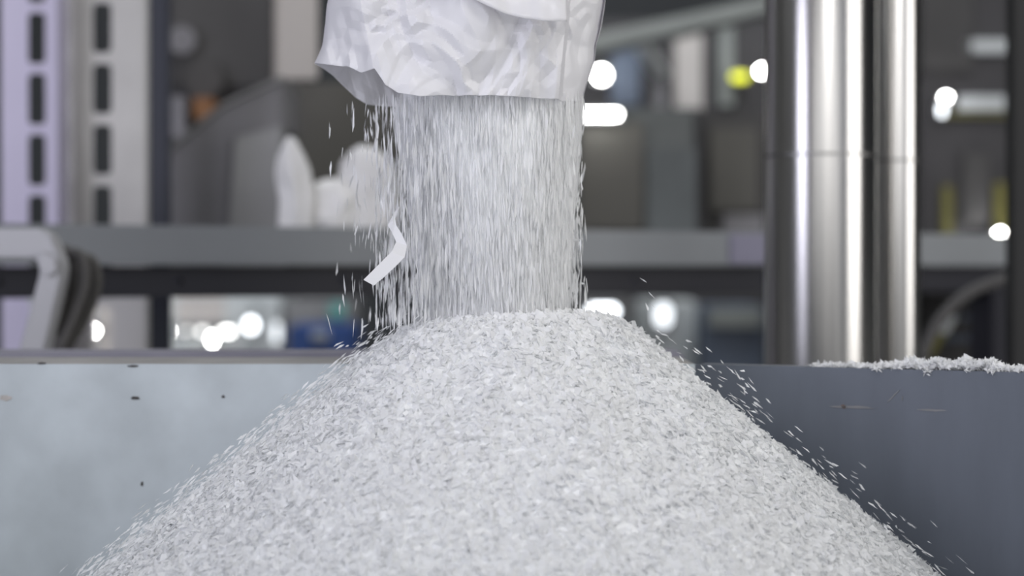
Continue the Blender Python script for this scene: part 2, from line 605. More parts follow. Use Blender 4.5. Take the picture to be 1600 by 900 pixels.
co = obj('dense_core', bm, M['heap'], stream, True)
co['kind'] = 'stuff'

# sparse slivers falling beside the stream
n = 170
px = np.concatenate([RNG.normal(570, 26, n - 60), RNG.normal(903, 9, 60)])
py = RNG.uniform(165, 520, n)
dep = CY + RNG.normal(size=n) * .04
C = np.stack([(px - 800) / F * dep, dep, CAM_Z + (420 - py) / F * dep], -1)
C = C[C[:, 2] > heap_z(C[:, 0], C[:, 1]) + .008]
n = len(C)
st = flakes('stray_slivers', C, RNG.uniform(.010, .022, n), RNG.uniform(.0012, .0026, n), np.full(n, .0008),
            np.tile([0, 0, 1.0], (n, 1)), .10)
tag(st, 'thin clear slivers falling loose on both sides of the white stream', 'plastic flakes', kind='stuff')


# flakes bouncing down the two flanks of the heap
def flank(name, n, sgn, label, spread):
    rr = RNG.uniform(.13, .50, n)
    tt = RNG.normal(size=n) * .35
    x = CX + sgn * rr * np.cos(tt)
    y = CY - rr * np.sin(np.abs(tt)) * .6 + .01
    h = .004 + np.abs(RNG.normal(size=n)) * spread
    z = heap_z(x, y) + h
    C = np.stack([x, y, z], -1)
    C = C[C[:, 1] < np.minimum(2.058, 2.066 - (C[:, 0] - .19) * .5576 - .010)]
    n = len(C)
    axx = np.stack([np.full(n, sgn * 1.0), np.zeros(n), np.full(n, -.82)], -1)
    o = flakes(name, C, RNG.uniform(.005, .014, n), RNG.uniform(.0011, .0024, n), np.full(n, .0008), axx, .16)
    return tag(o, label, 'plastic flakes', kind='stuff')


flank('tumbling_flakes', 1300, -1, 'clear slivers sliding down the left flank of the heap', .010)
flank('tumbling_flakes', 210, 1, 'clear slivers flying off the right flank of the heap', .020)
# a few spray bits right of the summit
n = 46
px = RNG.uniform(900, 1180, n)
py = 500 + (px - 900) * .45 + RNG.normal(size=n) * 32
dep = CY - RNG.random(n) * .05
C = np.stack([(px - 800) / F * dep, dep, CAM_Z + (420 - py) / F * dep], -1)
C = C[C[:, 2] > heap_z(C[:, 0], C[:, 1]) + .01]
n = len(C)
sp = flakes('sprayed_flakes', C, RNG.uniform(.005, .011, n), RNG.uniform(.0012, .003, n), np.full(n, .0008),
            np.tile([1.0, 0, -.5], (n, 1)), .35)
tag(sp, 'few clear flakes bouncing through the air right of the summit', 'plastic flakes', kind='stuff')

# ------------------------------------------------------------------ flakes lying on the right rim
a, b = Vector((*POLY[1], 0)), Vector((*POLY[2], 0))
dirv = (b - a).normalized()
nout = Vector((-dirv.y, dirv.x, 0))
if nout.y < 0: nout = -nout


def rim_param(px):
    p, _ = on_wall(px, 578, 1)
    return (Vector((p.x, p.y, 0)) - a).dot(dirv)


prof_px = [1255, 1300, 1345, 1375, 1395, 1410, 1440, 1470, 1500, 1515, 1540, 1560, 1580, 1600, 1640, 1700]
prof_h = [.5, 2.5, 3, 7, 10, 13, 19, 21, 20, 15, 17, 14, 7, 6, 5, 3]
ts = np.array([rim_param(q) for q in prof_px])
hs = np.array(prof_h) * 1.9 / F
n = 5000
T_ = RNG.uniform(ts[0], ts[-1], n)
Hm = np.interp(T_, ts, hs)
Hm = Hm * (.72 + .33 * np.sin(T_ * 160) * np.sin(T_ * 71 + 1)) 
keep = RNG.random(n) < Hm / .011 + .06
T_, Hm = T_[keep], Hm[keep]
n = len(T_)
across = .002 + .026 * RNG.random(n)
hill = 1 - ((across - .013) / .016) ** 2
hh = RNG.random(n) ** .8 * Hm * np.clip(hill + .3, .2, 1)
C = np.array([[*(a + dirv * T_[i] + nout * across[i]).xy, RIM + .0012 + hh[i]] for i in range(n)])
Lr = RNG.uniform(.0045, .0115, n)
rimheap = flakes('rim_flakes', C, Lr, Lr * RNG.uniform(.25, .6, n), Lr * .12, None, 1)
tag(rimheap, 'low ridge of clear plastic flakes lying along the right rim of the bin', 'plastic flakes', kind='stuff')
# clumps hanging over the edge
hang = []
for q, k, dz in ((1368, 10, 6), (1374, 8, 9), (1447, 12, 8), (1448, 6, 13), (1512, 4, 7), (1549, 7, 6), (1550, 3, 11), (1400, 5, 3), (1480, 5, 3)):
    tt = rim_param(q)
    for _ in range(k):
        p = a + dirv * (tt + random.gauss(0, .0025)) - nout * (.0015 + .002 * random.random())
        hang.append((p.x, p.y, RIM + .003 - random.random() * dz * .00062))
hang = np.array(hang)
n = len(hang)
hg = flakes('hanging_flakes', hang, RNG.uniform(.004, .007, n), RNG.uniform(.0015, .003, n), np.full(n, .0006), None, 1)
hg.parent = rimheap
hg['kind'] = 'stuff'

# ------------------------------------------------------------------ the bag spout
DB = 1.93


def ip(xs, ys, v):
    return float(np.interp(v, xs, ys))


front_hem = ([491, 541, 563, 584, 601, 622, 656, 690, 770, 862, 912], [99, 104, 115, 110, 134, 147, 152, 149, 149, 155, 157])
back_hem = ([491, 522, 553, 572, 605, 700, 800, 912], [99, 120, 151, 163, 166, 164, 162, 157])
left_o = ([-500, -60, 0, 10, 38, 72, 99], [560, 520, 517, 515, 511, 502, 491])
right_o = ([-500, -60, 0, 45, 69, 96, 137, 157], [900, 945, 945, 938, 931, 930, 919, 912])
TOPY = -420


def ridge(p, s):
    return 1 - abs(noise.noise(p * s)) * 2


def hsh(i, j, seed):
    n_ = math.sin(i * 127.1 + j * 311.7 + seed * 74.7) * 43758.5453
    return n_ - math.floor(n_)


def facet(x, y, seed):
    """heights hashed on a triangular lattice and joined by flat facets, as in crumpled film"""
    sk = (x + y) * .36603
    i, j = math.floor(x + sk), math.floor(y + sk)
    fx, fy = x + sk - i, y + sk - j
    a_, c_ = hsh(i, j, seed), hsh(i + 1, j + 1, seed)
    if fx > fy:
        b_ = hsh(i + 1, j, seed)
        return a_ * (1 - fx) + b_ * (fx - fy) + c_ * fy
    b_ = hsh(i, j + 1, seed)
    return a_ * (1 - fy) + b_ * (fy - fx) + c_ * fx


def crease(x, z, seed):
    q = Vector((x, seed, z))
    wx = noise.noise(q * 11) * .030
    wz = noise.noise(q * 14 + Vector((9, 2, 4))) * .030
    X_, Z_ = x + wx, z + wz
    f = .022 * (facet(X_ / .050, Z_ / .085, seed) - .5)
    f += .016 * (facet(X_ / .026 + 3, Z_ / .032, seed + 1) - .5)
    f += .0080 * (facet(X_ / .011, Z_ / .013 + 5, seed + 2) - .5)
    f += .006 * ridge(Vector((x * 1.0 + wx, seed, z * .25)), 22) * .7
    return f


def bag_sheet():
    NU, NV = 640, 170
    V, FQ = [], []
    for i in range(NU):
        ph = 2 * PI * i / NU
        c, s = math.cos(ph), math.sin(ph)
        cc = math.copysign(abs(c) ** .9, c)
        xh = 701.5 + 210.5 * cc
        hem = ip(*(front_hem if s < 0 else back_hem), xh)
        for j in range(NV):
            v = (j / (NV - 1)) ** 1.15
            py = hem + (TOPY - hem) * v
            pl, pr = ip(*left_o, py), ip(*right_o, py)
            x = (pl + pr) / 2 + (pr - pl) / 2 * cc
            X_ = (x - 800) / F * DB
            Z_ = CAM_Z + (420 - py) / F * DB
            ry = .092
            y_ = DB + ry * math.copysign(abs(s) ** .8, s)
            # nearer or farther than the axis: keep the hem where the photo has it
            sc = (y_ / DB)
            X_ *= sc
            Z_ = CAM_Z + (420 - py) / F * y_
            edge = min(1, abs(s) * 1.7)
            f = crease(X_ + (5 if s > 0 else 0), Z_, 2.3 if s < 0 else 7.7) 
            n_ = -1 if s < 0 else 1
            y_ += n_ * f * edge
            X_ += (noise.noise(Vector((X_ * 20, Z_ * 26, s * 3)))) * .003 * (1 - edge * .5)
            if s < 0 and x > 872 + (157 - py) * .10:         # pleat folded back on the right
                y_ += .022 * min(1, (x - (872 + (157 - py) * .10)) / 5)
            V.append((X_, y_, Z_))
    for i in range(NU):
        k = (i + 1) % NU
        for j in range(NV - 1):
            FQ.append((i * NV + j, k * NV + j, k * NV + j + 1, i * NV + j + 1))
    return np.array(V), np.array(FQ)


bag = thing('bulk_bag', (P(720, 150, DB).x, DB, P(720, 157, DB).z), 'crumpled white film bag mouth pouring out flakes above the heap', 'bag')
V, FQ = bag_sheet()
sp_ = mesh_np('spout', V, FQ, M['film'], bag, per=4)
md = sp_.modifiers.new('thickness', 'SOLIDIFY')
md.thickness = .0007
for p in sp_.data.polygons: p.use_smooth = True
try:
    sp_.data.set_sharp_from_angle(angle=math.radians(12))
except Exception:
    pass


def flap():
    xs = np.linspace(600, 886, 80)
    edge = ([600, 690, 740, 765, 790, 820, 850, 886], [-130, -32, -2, 10, 21, 28, 32, 33])
    V, FQ = [], []
    NV = 50
    for i, x in enumerate(xs):
        e = ip(*edge, x)
        for j in range(NV):
            py = e + (TOPY + 40 - e) * (j / (NV - 1)) ** 1.1
            d = DB - .112 + .015 * ((x - 760) / 150) ** 2 - .010 * math.exp(-(j / 3.0) ** 2) + .0 * j
            d += .012 * noise.noise(Vector((x * .012, py * .008, 3)))
            d += .0025 * noise.noise(Vector((x * .05, py * .03, 5)))
            if j > 25: d += (j - 25) * .0008
            p = P(x, py, d)
            V.append(tuple(p))
    n = len(xs)
    for i in range(n - 1):
        for j in range(NV - 1):
            FQ.append((i * NV + j, (i + 1) * NV + j, (i + 1) * NV + j + 1, i * NV + j + 1))
    return np.array(V), np.array(FQ)


V, FQ = flap()
fo = mesh_np('outer_flap', V, FQ, M['film'], bag, per=4)
fo['label'] = 'smooth white flap hanging over the crumpled spout'
md = fo.modifiers.new('thickness', 'SOLIDIFY')
md.thickness = .0012
for p in fo.data.polygons: p.use_smooth = True


# the full bag body above the spout, out of frame
def lathe_square(prof, cx, cy, seg=64):
    bm = bmesh.new()
    rings = []
    for r_, z_, sq in prof:
        ring = []
        for k in range(seg):
            a_ = 2 * PI * k / seg
            e = 1 - .45 * sq
            x_ = math.copysign(abs(math.cos(a_)) ** e, math.cos(a_)) * r_
            y_ = math.copysign(abs(math.sin(a_)) ** e, math.sin(a_)) * r_
            ring.append(bm.verts.new((cx + x_, cy + y_, z_)))
        rings.append(ring)
    for i in range(len(rings) - 1):
        for k in range(seg):
            bm.faces.new((rings[i][k], rings[i][(k + 1) % seg], rings[i + 1][(k + 1) % seg], rings[i + 1][k]))
    bm.faces.new(rings[-1])
    return bm


zt = P(720, TOPY, DB).z
bcx = P(725, 0, DB).x
obj('bag_body', lathe_square([(.10, zt - .03, 0), (.16, zt + .02, .2), (.34, zt + .10, .8), (.42, zt + .2, 1), (.44, zt + .5, 1), (.42, zt + .8, 1), (.3, zt + .86, 1)], bcx, DB + .02),
    M['film'], bag, True)

# ------------------------------------------------------------------ falling film strip at the left of the stream
strip_pts = [((568, 437), (584, 446)), ((585, 420), (601, 432)), ((600, 405), (617, 417)), ((612, 393), (632, 402)), ((619, 378), (636, 384)),
             ((612, 362), (628, 366)), ((606, 352), (619, 352)), ((612, 340), (617, 341)), ((622, 322), (624, 323))]
bm = bmesh.new()
rows = []
for i, (p0, p1) in enumerate(strip_pts):
    dd = 1.845 + (.012 if i > 3 else 0) + .003 * i
    rows.append((bm.verts.new(P(*p0, dd)), bm.verts.new(P(*p1, dd - .004))))
for i in range(len(rows) - 1):
    bm.faces.new((rows[i][0], rows[i][1], rows[i + 1][1], rows[i + 1][0]))
so = obj('film_strip', bm, M['strip'])
md = so.modifiers.new('thickness', 'SOLIDIFY')
md.thickness = .0006
tag(so, 'bent white film strip tumbling down at the left edge of the stream', 'plastic strip')

# ------------------------------------------------------------------ stainless pipes right
D1 = 2.75
pc = P(1282, 300, D1)
R1 = 87 / F * D1
pipe = thing('steel_pipe', (pc.x, pc.y + .0, 0), 'thick polished stainless steel pipe standing behind the right rim', 'pipe')
obj('pipe_body', cyl((pc.x, pc.y, 0.0), (pc.x, pc.y, 3.0), R1, 96), M['stainless'], pipe, True)
zs = P(1282, 245, D1).z
obj('weld_seam', cyl((pc.x, pc.y, zs - .002), (pc.x, pc.y, zs + .002), R1 + .0006, 96), M['seam'], pipe)
D2 = 2.90
pc2 = P(1400, 300, D2)
R2 = 38 / F * D2
pipe2 = thing('steel_pipe', (pc2.x, pc2.y, 0), 'thin polished stainless steel pipe tucked behind the thick one', 'pipe')
obj('pipe_body', cyl((pc2.x, pc2.y, 0.0), (pc2.x, pc2.y, 3.0), R2, 64), M['stainless'], pipe2, True)
zs = P(1400, 252, D2).z
obj('weld_seam', cyl((pc2.x, pc2.y, zs - .002), (pc2.x, pc2.y, zs + .002), R2 + .0006, 64), M['seam'], pipe2)

# ------------------------------------------------------------------ the long girder crossing behind
gl, gr_ = P(-140, 345, 3.15), P(1800, 400, 4.45)
dv = Vector((gr_.x - gl.x, gr_.y - gl.y, 0))
ga = math.atan2(dv.y, dv.x)
gm = (gl + gr_) / 2
gz_top = 1.372
GR = Matrix.Rotation(ga, 4, 'Z')
girder = thing('steel_girder', (gm.x, gm.y, gz_top - .12), 'long grey painted girder crossing the hall behind the bin', 'girder')
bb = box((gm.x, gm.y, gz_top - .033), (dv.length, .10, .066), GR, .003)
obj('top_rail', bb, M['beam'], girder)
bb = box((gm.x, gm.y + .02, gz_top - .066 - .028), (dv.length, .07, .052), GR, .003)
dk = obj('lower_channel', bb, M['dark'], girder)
dk['label'] = 'black channel below the grey rail'
for k in range(9):
    q = gl.lerp(gr_, (k + .5) / 9)
    obj('bolt', cyl((q.x - .01, q.y - .028, gz_top - .093), (q.x, q.y - .005, gz_top - .093), .008, 6), M['dark'], girder)


q = gl.lerp(gr_, .62)


def girder_pt(px, lift=0.0, off=0.0):
    """point on top of the girder under a pixel column"""
    n_ = Vector((-dv.y, dv.x)).normalized()
    r_ = P(px, 400, 1.0)
    t_ = (gl.x * n_.x + gl.y * n_.y) / (r_.x * n_.x + r_.y * n_.y)
    return Vector((r_.x * t_ + n_.x * off, r_.y * t_ + n_.y * off, gz_top + lift))


q = girder_pt(1148, 0, -.053)
o = obj('cover_plate', box((q.x, q.y, gz_top - .034), (.098, .006, .058), GR, .002), M['lilac_dim'], girder)
o['label'] = 'lilac tinted cover plate'
for px, lab in ((-90, 'square grey girder support outside left'), (1560, 'square grey girder support at the far right')):
    q = girder_pt(px)
    s = box((q.x, q.y + .03, (gz_top - .12) / 2), (.08, .08, gz_top - .12), GR, .004)
    o = obj('support_leg', s, M['dark'], girder)


# ------------------------------------------------------------------ slotted uprights
def slotted(px0, px1, sx0, sx1, slots, d, m, label, lean=0):
    """a folded steel upright with a column of round-ended slots"""
    cu = bpy.data.curves.new('face_plate', 'CURVE')
    cu.dimensions = '2D'
    cu.fill_mode = 'BOTH'
    k = d / F
    z0 = gz_top
    cxp = (px0 + px1) / 2
    base = P(cxp, 420, d)

    def spl(pts):
        s_ = cu.splines.new('POLY')
        s_.points.add(len(pts) - 1)
        for q, p in zip(s_.points, pts): q.co = (p[0], p[1], 0, 1)
        s_.use_cyclic_u = True
    X0, X1 = (px0 - cxp) * k, (px1 - cxp) * k
    spl([(X0, 0), (X1, 0), (X1, 2.6), (X0, 2.6)])
    pitch = 95 * k
    tops = [(CAM_Z + (420 - (y0 + y1) / 2) * k, (y1 - y0) * k) for y0, y1 in slots]
    zc0, h_ = tops[0]
    n0 = int(zc0 / pitch)
    zc = zc0 - n0 * pitch
    while zc < 2.6 - pitch / 2:
        if zc > pitch / 2:
            xc, hw_ = ((sx0 + sx1) / 2 - cxp) * k, (sx1 - sx0) / 2 * k
            r_ = hw_ * .55
            pts = []
            for (qx, qz, a0) in ((hw_ - r_, h_ / 2 - r_, 0), (-hw_ + r_, h_ / 2 - r_, 90), (-hw_ + r_, -h_ / 2 + r_, 180), (hw_ - r_, -h_ / 2 + r_, 270)):
                for s_ in range(5):
                    a_ = math.radians(a0 + s_ * 22.5)
                    pts.append((xc + qx + r_ * math.cos(a_), zc + qz + r_ * math.sin(a_)))
            spl(pts[::-1])
        zc += pitch
    cu.extrude = .0015
    th_ = thing('slotted_upright', (base.x, base.y, 0), label, 'upright')
    dg = None
    tmp = bpy.data.objects.new('plate_outline', cu)
    me = bpy.data.meshes.new_from_object(tmp)
    bpy.data.objects.remove(tmp)
    me.name = 'face_plate'
    me.materials.clear()
    me.materials.append(m)
    o = bpy.data.objects.new('face_plate', me)
    COL.objects.link(o)
    o.parent = th_
    o.rotation_euler = (PI / 2, 0, 0)
    for sx, nm in ((X0, 'side_flange'), (X1, 'side_flange')):
        obj(nm, box((base.x + sx, base.y + .04, 1.3), (.003, .08, 2.6)), m, th_)
    return th_


slotted(4, 90, 45, 72, [(20, 100)], 3.75, M['lilac'], 'slotted steel upright at the far left, violet light put into its colour')
slotted(96, 228, 146, 175, [(100, 178)], 3.85, M['warmgrey'], 'warm grey slotted steel upright next to the lilac one')

# navy post
q = P(251, 300, 3.65)
t_ = thing('square_post', (q.x, q.y, 0), 'dark navy square post right of the slotted uprights', 'post')
obj('post_tube', box((q.x, q.y, 1.5), (.034, .034, 3.0), None, .003), M['navy'], t_)
obj('foot_plate', box((q.x, q.y, .006), (.12, .12, .012), None, .002), M['navy'], t_)

# ------------------------------------------------------------------ raised deck that carries the nearer machines
DECK = 1.280
t_ = thing('raised_deck', (-.2, 5.4, 0), 'thin dark raised deck behind the girder carrying the machines', 'platform')
bm = bmesh.new()
f_ = bm.faces.new([bm.verts.new((x, y, DECK - .018)) for x, y in ((-2.2, 4.1), (.45, 4.1), (1.3, 4.565), (1.3, 7.6), (-2.2, 7.6))])
ex_ = bmesh.ops.extrude_face_region(bm, geom=[f_])
bmesh.ops.translate(bm, vec=(0, 0, .018), verts=[v for v in ex_['geom'] if isinstance(v, bmesh.types.BMVert)])
bmesh.ops.recalc_face_normals(bm, faces=bm.faces)
obj('deck_plate', bm, M['dark'], t_)
for xx, yy in ((-2.1, 4.2), (1.25, 4.7), (1.25, 7.5), (-2.1, 7.5)):
    obj('deck_leg', box((xx, yy, (DECK - .018) / 2), (.06, .06, DECK - .018), None, .003), M['dark'], t_)

# ------------------------------------------------------------------ machines behind, left
# dark process machine with slanted chute
t_ = thing('granulator', tuple(P(350, 400, 5.2).xy) + (0,), 'dark charcoal machine body behind the slanted chute', 'machine')
b0 = P(250, 0, 5.2)
obj('body', box(((P(245, 0, 5.2).x + P(436, 0, 5.2).x) / 2, 5.6, (DECK + 2.3) / 2), (P(436, 0, 5.2).x - P(245, 0, 5.2).x, .8, 2.3 - DECK), None, .02), M['charcoal'], t_)
obj('viewing_panel', slab(268, -60, 425, 135, 5.18, .03), M['machine_grey'], t_)
obj('warning_plate', slab(300, 152, 332, 186, 5.0, .19), M['orange'], t_)['label'] = 'orange plate'
obj('round_cover', cyl(P(284, 62, 5.12), P(284, 62, 5.2), .036, 24), M['chute'], t_)
obj('round_cover', cyl(P(318, 125, 5.12), P(318, 125, 5.2), .05, 24), M['machine_grey'], t_)
obj('duct', slab(268, 150, 288, 215, 4.95, .24), M['chute'], t_)

t_ = thing('inlet_chute', tuple(P(350, 300, 4.3).xy) + (0,), 'grey sheet steel chute with a slanted top edge above the girder', 'chute')
obj('slanted_hood', prism([(262, 236), (345, 168), (440, 124), (440, 200), (365, 215), (352, 434), (262, 434)], 4.3, .35, .004), M['chute'], t_)
obj('front_cover', prism([(366, 214), (440, 196), (440, 434), (352, 434)], 4.22, .07, .004), M['chute_light'], t_)
obj('hood_lip', prism([(262, 230), (345, 162), (440, 118), (440, 124), (345, 168), (262, 236)], 4.28, .38), M['chute_light'], t_)

t_ = thing('olive_cabinet', tuple(P(530, 300, 5.0).xy) + (0,), 'olive grey control cabinet behind the bag and stream', 'cabinet')
c0, c1 = P(442, 128, 5.0), P(640, 128, 5.0)
obj('body', box(((c0.x + c1.x) / 2, 5.25, (c0.z + DECK) / 2), (c1.x - c0.x, .5, c0.z - DECK), None, .01), M['olive'], t_)
obj('door', slab(450, 140, 632, 428, 4.985, .02), M['olive'], t_)
q = P(620, 300, 4.97)
obj('handle', box(q, (.015, .02, .12), None, .004), M['chute'], t_)

t_ = thing('hanging_sheet', tuple(P(462, 60, 4.7).xy) + (0,), 'bright cream hanging guard panel left of the bag', 'panel')
obj('sheet', slab(430, -150, 496, 124, 4.7, .02), M['cream'], t_)
obj('orange_edge', slab(427, -150, 433, 124, 4.695, .03), M['smudge'], t_)
c0 = P(462, -150, 4.7)
obj('hanger_rod', cyl((c0.x, c0.y + .02, c0.z - .1), (c0.x, c0.y + .02, 6.1), .008, 12), M['dark'], t_)


def sack(px, w_, h_, label, seed, off=0.0, lean=0.0):
    q = girder_pt(px, 0, off)
    bm = bmesh.new()
    bmesh.ops.create_icosphere(bm, subdivisions=5, radius=1)
    for v in bm.verts:
        p = v.co.copy()
        az = math.atan2(p.y, p.x)
        f = 1 + .18 * noise.noise(p * 1.6 + Vector((seed, 0, 0)))
        f += .42 * (facet(az * 1.1 + noise.noise(p * 2) * .3, p.z * 1.3, seed) - .5) * (1 - p.z * p.z)
        f += .18 * (facet(az * 2.9, p.z * 3.1 + 2, seed + 3) - .5)
        slump = 1.0 + .25 * max(0, -p.z)
        zz = max(-.55, p.z * (.85 + .25 * f)) + .55
        v.co = Vector((p.x * w_ / 2 * f * slump + lean * max(0, p.z), p.y * w_ * .36 * f * slump, zz / 1.6 * h_ + .0005))
        v.co += q
    o = obj('plastic_sack', bm, M['sack'], None, False)
    return tag(o, label, 'sack', 'white sacks on the girder')


sack(462, .062, .150, 'slim white crumpled sack standing on the girder, leftmost of the three', 1.0, 0, -.008)
sack(516, .088, .084, 'squat white crumpled sack in the middle of the three on the girder', 5.0, .01, .006)
sack(574, .105, .142, 'wide white crumpled sack on the girder next to the stream', 9.0, 0, 0)

# ------------------------------------------------------------------ bracket and hose bundle at left
t_ = thing('angle_bracket', tuple(P(40, 540, 2.75).xy) + (0,), 'pale bent steel bracket arm at the left edge of the picture', 'bracket')
obj('arm', prism([(-140, 357), (62, 357), (80, 368), (97, 412), (96, 432), (70, 545), (40, 760), (5, 760), (30, 545), (62, 425), (56, 403), (-140, 400)], 2.75, .05, .003), M['bracket'], t_)
obj('gusset', prism([(64, 392), (86, 404), (88, 424), (72, 432), (60, 414)], 2.74, .012, .001), M['bracket'], t_)
obj('stand', box((P(20, 760, 2.75).x, P(20, 760, 2.75).y + .03, P(20, 760, 2.75).z / 2), (.10, .08, P(20, 760, 2.75).z), None, .006), M['bracket'], t_)

for k, (ox, oy) in enumerate(((-6, 0), (12, -3), (30, 2), (47, 10))):
    hd = .021 * (k % 2)
    pts = [P(62 + ox, 405 + oy, 3.0 + hd), P(82 + ox, 393 + oy, 2.99 + hd), P(100 + ox, 402 + oy, 2.98 + hd), P(104 + ox, 440 + oy, 2.97 + hd), P(94 + ox * .8, 490 + oy, 2.97 + hd), P(76 + ox * .62, 548, 2.97 + hd), P(64 + ox * .62, 640, 2.98 + hd)]
    pts.append(Vector((pts[-1].x - .01, pts[-1].y, .02)))
    o = obj('rubber_hose', tube(pts, .0082), M['rubber'], None, True)
    lab = ['innermost dark rubber hose bending down behind the pale bracket', 'second dark rubber hose of the bundle, counted from the bracket', 'third dark rubber hose of the bundle, counted from the bracket', 'outermost dark rubber hose of the bundle beside the pale bracket'][k]
    tag(o, lab, 'hose', 'rubber hoses hanging in a bundle')

# rail behind the left rim
q0, q1 = (-1.2, 2.36), (.08, 2.36)
t_ = thing('conveyor_rail', (-.55, 2.36, 0), 'pale lilac conveyor side rail just behind the left rim', 'rail')
obj('rail', box((-.55, 2.36, RIM - .018), (1.5, .10, .04), None, .004), M['railtint'], t_)
for xx in (-1.2, .1):
    obj('leg', box((xx, 2.36, (RIM - .038) / 2), (.05, .05, RIM - .038), None, .004), M['beam'], t_)


# ------------------------------------------------------------------ far machines and lamps
def machine(name, x0, y0, x1, y1, d, m, label, cat, depth=.6, extras=(), deck=False):
    """a cabinet whose face fills the pixel box; it stands on the floor"""
    a_, b_ = P(x0, y0, d), P(x1, y0, d)
    zb = DECK if deck else 0
    t = thing(name, ((a_.x + b_.x) / 2, a_.y, zb), label, cat)
    obj('body', box(((a_.x + b_.x) / 2, a_.y + depth / 2, (a_.z + zb) / 2), (b_.x - a_.x, depth, a_.z - zb), None, .012), m, t)
    for nm, ex0, ey0, ex1, ey1, mm in extras:
        obj(nm, slab(ex0, ey0, ex1, ey1, d - .03, .045), mm, t)
    return t


machine('packing_machine', 40, 462, 230, 700, 8.6, M['whitepanel'], 'white machine seen low under the girder at far left', 'machine', .6,
        [('panel', 60, 470, 118, 560, M['lilac']), ('panel', 150, 470, 203, 560, M['cream']), ('door', 206, 470, 227, 560, M['machine_grey'])])
machine('packing_machine', 252, 455, 440, 700, 8.8, M['whitepanel'], 'bright white machine under the girder behind the row of lamps', 'machine', .6,
        [('panel', 275, 465, 350, 505, M['cream']), ('door', 404, 468, 438, 560, M['whitepanel']), ('panel', 352, 468, 398, 540, M['whitepanel'])])
machine('store_cabinet', 444, 468, 555, 700, 8.7, M['chute_light'], 'beige grey cabinet under the girder left of the stream', 'cabinet', .5,
        [('panel', 515, 474, 538, 498, M['teal'])])
machine('blue_crate', 450, 508, 552, 560, 8.0, M['blue'], 'blue plastic crate under the girder left of the stream', 'crate', .4,
        [('label_plate', 487, 518, 512, 530, M['whitepanel'])])

machine('guard_booth', 872, 168, 1092, 700, 6.2, M['glass_dark'], 'dim grey guarded booth behind the stream on its right', 'booth', .8,
        [('panel', 1010, 230, 1090, 372, M['dimblue']), ('panel', 905, 190, 1005, 360, M['olive']), ('side_post', 1088, 168, 1096, 428, M['charcoal'])], True)
machine('dark_machine', 1098, 175, 1200, 700, 6.6, M['machine_grey'], 'dark brown grey machine between the booth and the thick pipe', 'machine', .8,
        [('panel', 1110, 200, 1185, 330, M['olive']), ('hood', 1130, 335, 1195, 372, M['chute'])], True)
machine('tall_machine', 880, 30, 1240, 440, 9.3, M['charcoal'], 'tall charcoal machine in the back right of the bag', 'machine', 1.0,
        [('panel', 1055, 52, 1098, 172, M['cream']), ('pillar', 1124, 38, 1146, 165, M['steelpale']), ('pipe_stub', 1022, 120, 1040, 172, M['chute']),
         ('panel', 955, 62, 1000, 165, M['bluegrey'])])
t_ = thing('sloping_duct', tuple(P(1060, 40, 7.0).xy) + (0,), 'pale sloping duct rising to the right beyond the bag', 'duct')
obj('duct_body', prism([(880, 62), (1240, -14), (1240, 10), (880, 92)], 7.0, .25, .01), M['steelpale'], t_)
c0 = P(1225, 0, 7.1)
obj('hanger_rod', cyl((c0.x, c0.y, c0.z), (c0.x, c0.y, 6.1), .012, 10), M['dark'], t_)
t_ = thing('elbow_pipe', tuple(P(1020, 90, 8.9).xy) + (0,), 'short grey slanted pipe below the sloping duct', 'pipe')
obj('pipe_body', cyl(P(1000, 66, 8.9), P(1032, 116, 9.25), .035, 24), M['whitepanel'], t_)

# under the girder on the right
machine('lamp_cabinet', 900, 468, 988, 700, 8.05, M['chute_light'], 'pale cabinet under the girder carrying the broad lamp right of the stream', 'cabinet', .4,
        [('door', 908, 505, 980, 560, M['bluegrey'])])
machine('storage_box', 1000, 470, 1090, 700, 8.4, M['whitepanel'], 'white storage box under the girder right of the summit', 'box', .5,
        [('lid', 1012, 474, 1062, 560, M['whitepanel'])])
machine('blue_bin', 1100, 478, 1196, 700, 8.2, M['bluegrey'], 'blue grey bin stack under the girder beside the thick pipe', 'bin', .5,
        [('panel', 1108, 482, 1190, 512, M['steelpale'])])

# far right frame
machine('dark_press', 1436, -60, 1600, 800, 7.0, M['charcoal'], 'black press frame at the far right with lamps and yellow rails', 'machine', .9,
        [('top_panel', 1440, -60, 1520, 110, M['machine_grey']), ('light_strip', 1505, 62, 1578, 82, M['whitepanel']),
         ('tray', 1498, 150, 1572, 172, M['whitepanel']), ('tray_edge', 1470, 176, 1575, 182, M['yellowdim']),
         ('rail', 1474, 290, 1488, 392, M['yellowdim']), ('rail', 1556, 285, 1572, 380, M['yellowdim']), ('panel', 1505, 240, 1545, 350, M['machine_grey']),
         ('tray', 1490, 368, 1548, 392, M['whitepanel'])])
q = P(1592, 300, 3.4)
t_ = thing('black_post', (q.x, q.y, 0), 'black post along the right edge of the picture', 'post')
obj('post_tube', box((q.x, q.y, 1.5), (.034, .05, 3.0), None, .003), M['black'], t_)
obj('foot_plate', box((q.x, q.y, .006), (.12, .12, .012), None, .002), M['black'], t_)
pts = [P(1425, 640, 3.6), P(1442, 555, 3.6), P(1470, 498, 3.6), P(1520, 455, 3.6), P(1600, 430, 3.6), P(1700, 424, 3.6)]
pts = [Vector((pts[0].x - .01, pts[0].y, .02))] + pts
tag(obj('arched_hose', tube(pts, .011), M['machine_grey'], None, True), 'dark hose arching upward to the right behind the rim flakes', 'hose')
t_ = thing('marked_arm', tuple(P(1470, 520, 4.6).xy) + (0,), 'yellow and white slanted arm low behind the right rim', 'arm')
obj('arm', prism([(1438, 560), (1478, 500), (1496, 490), (1492, 506), (1456, 560)], 4.6, .03, .002), M['yellowdim'], t_)
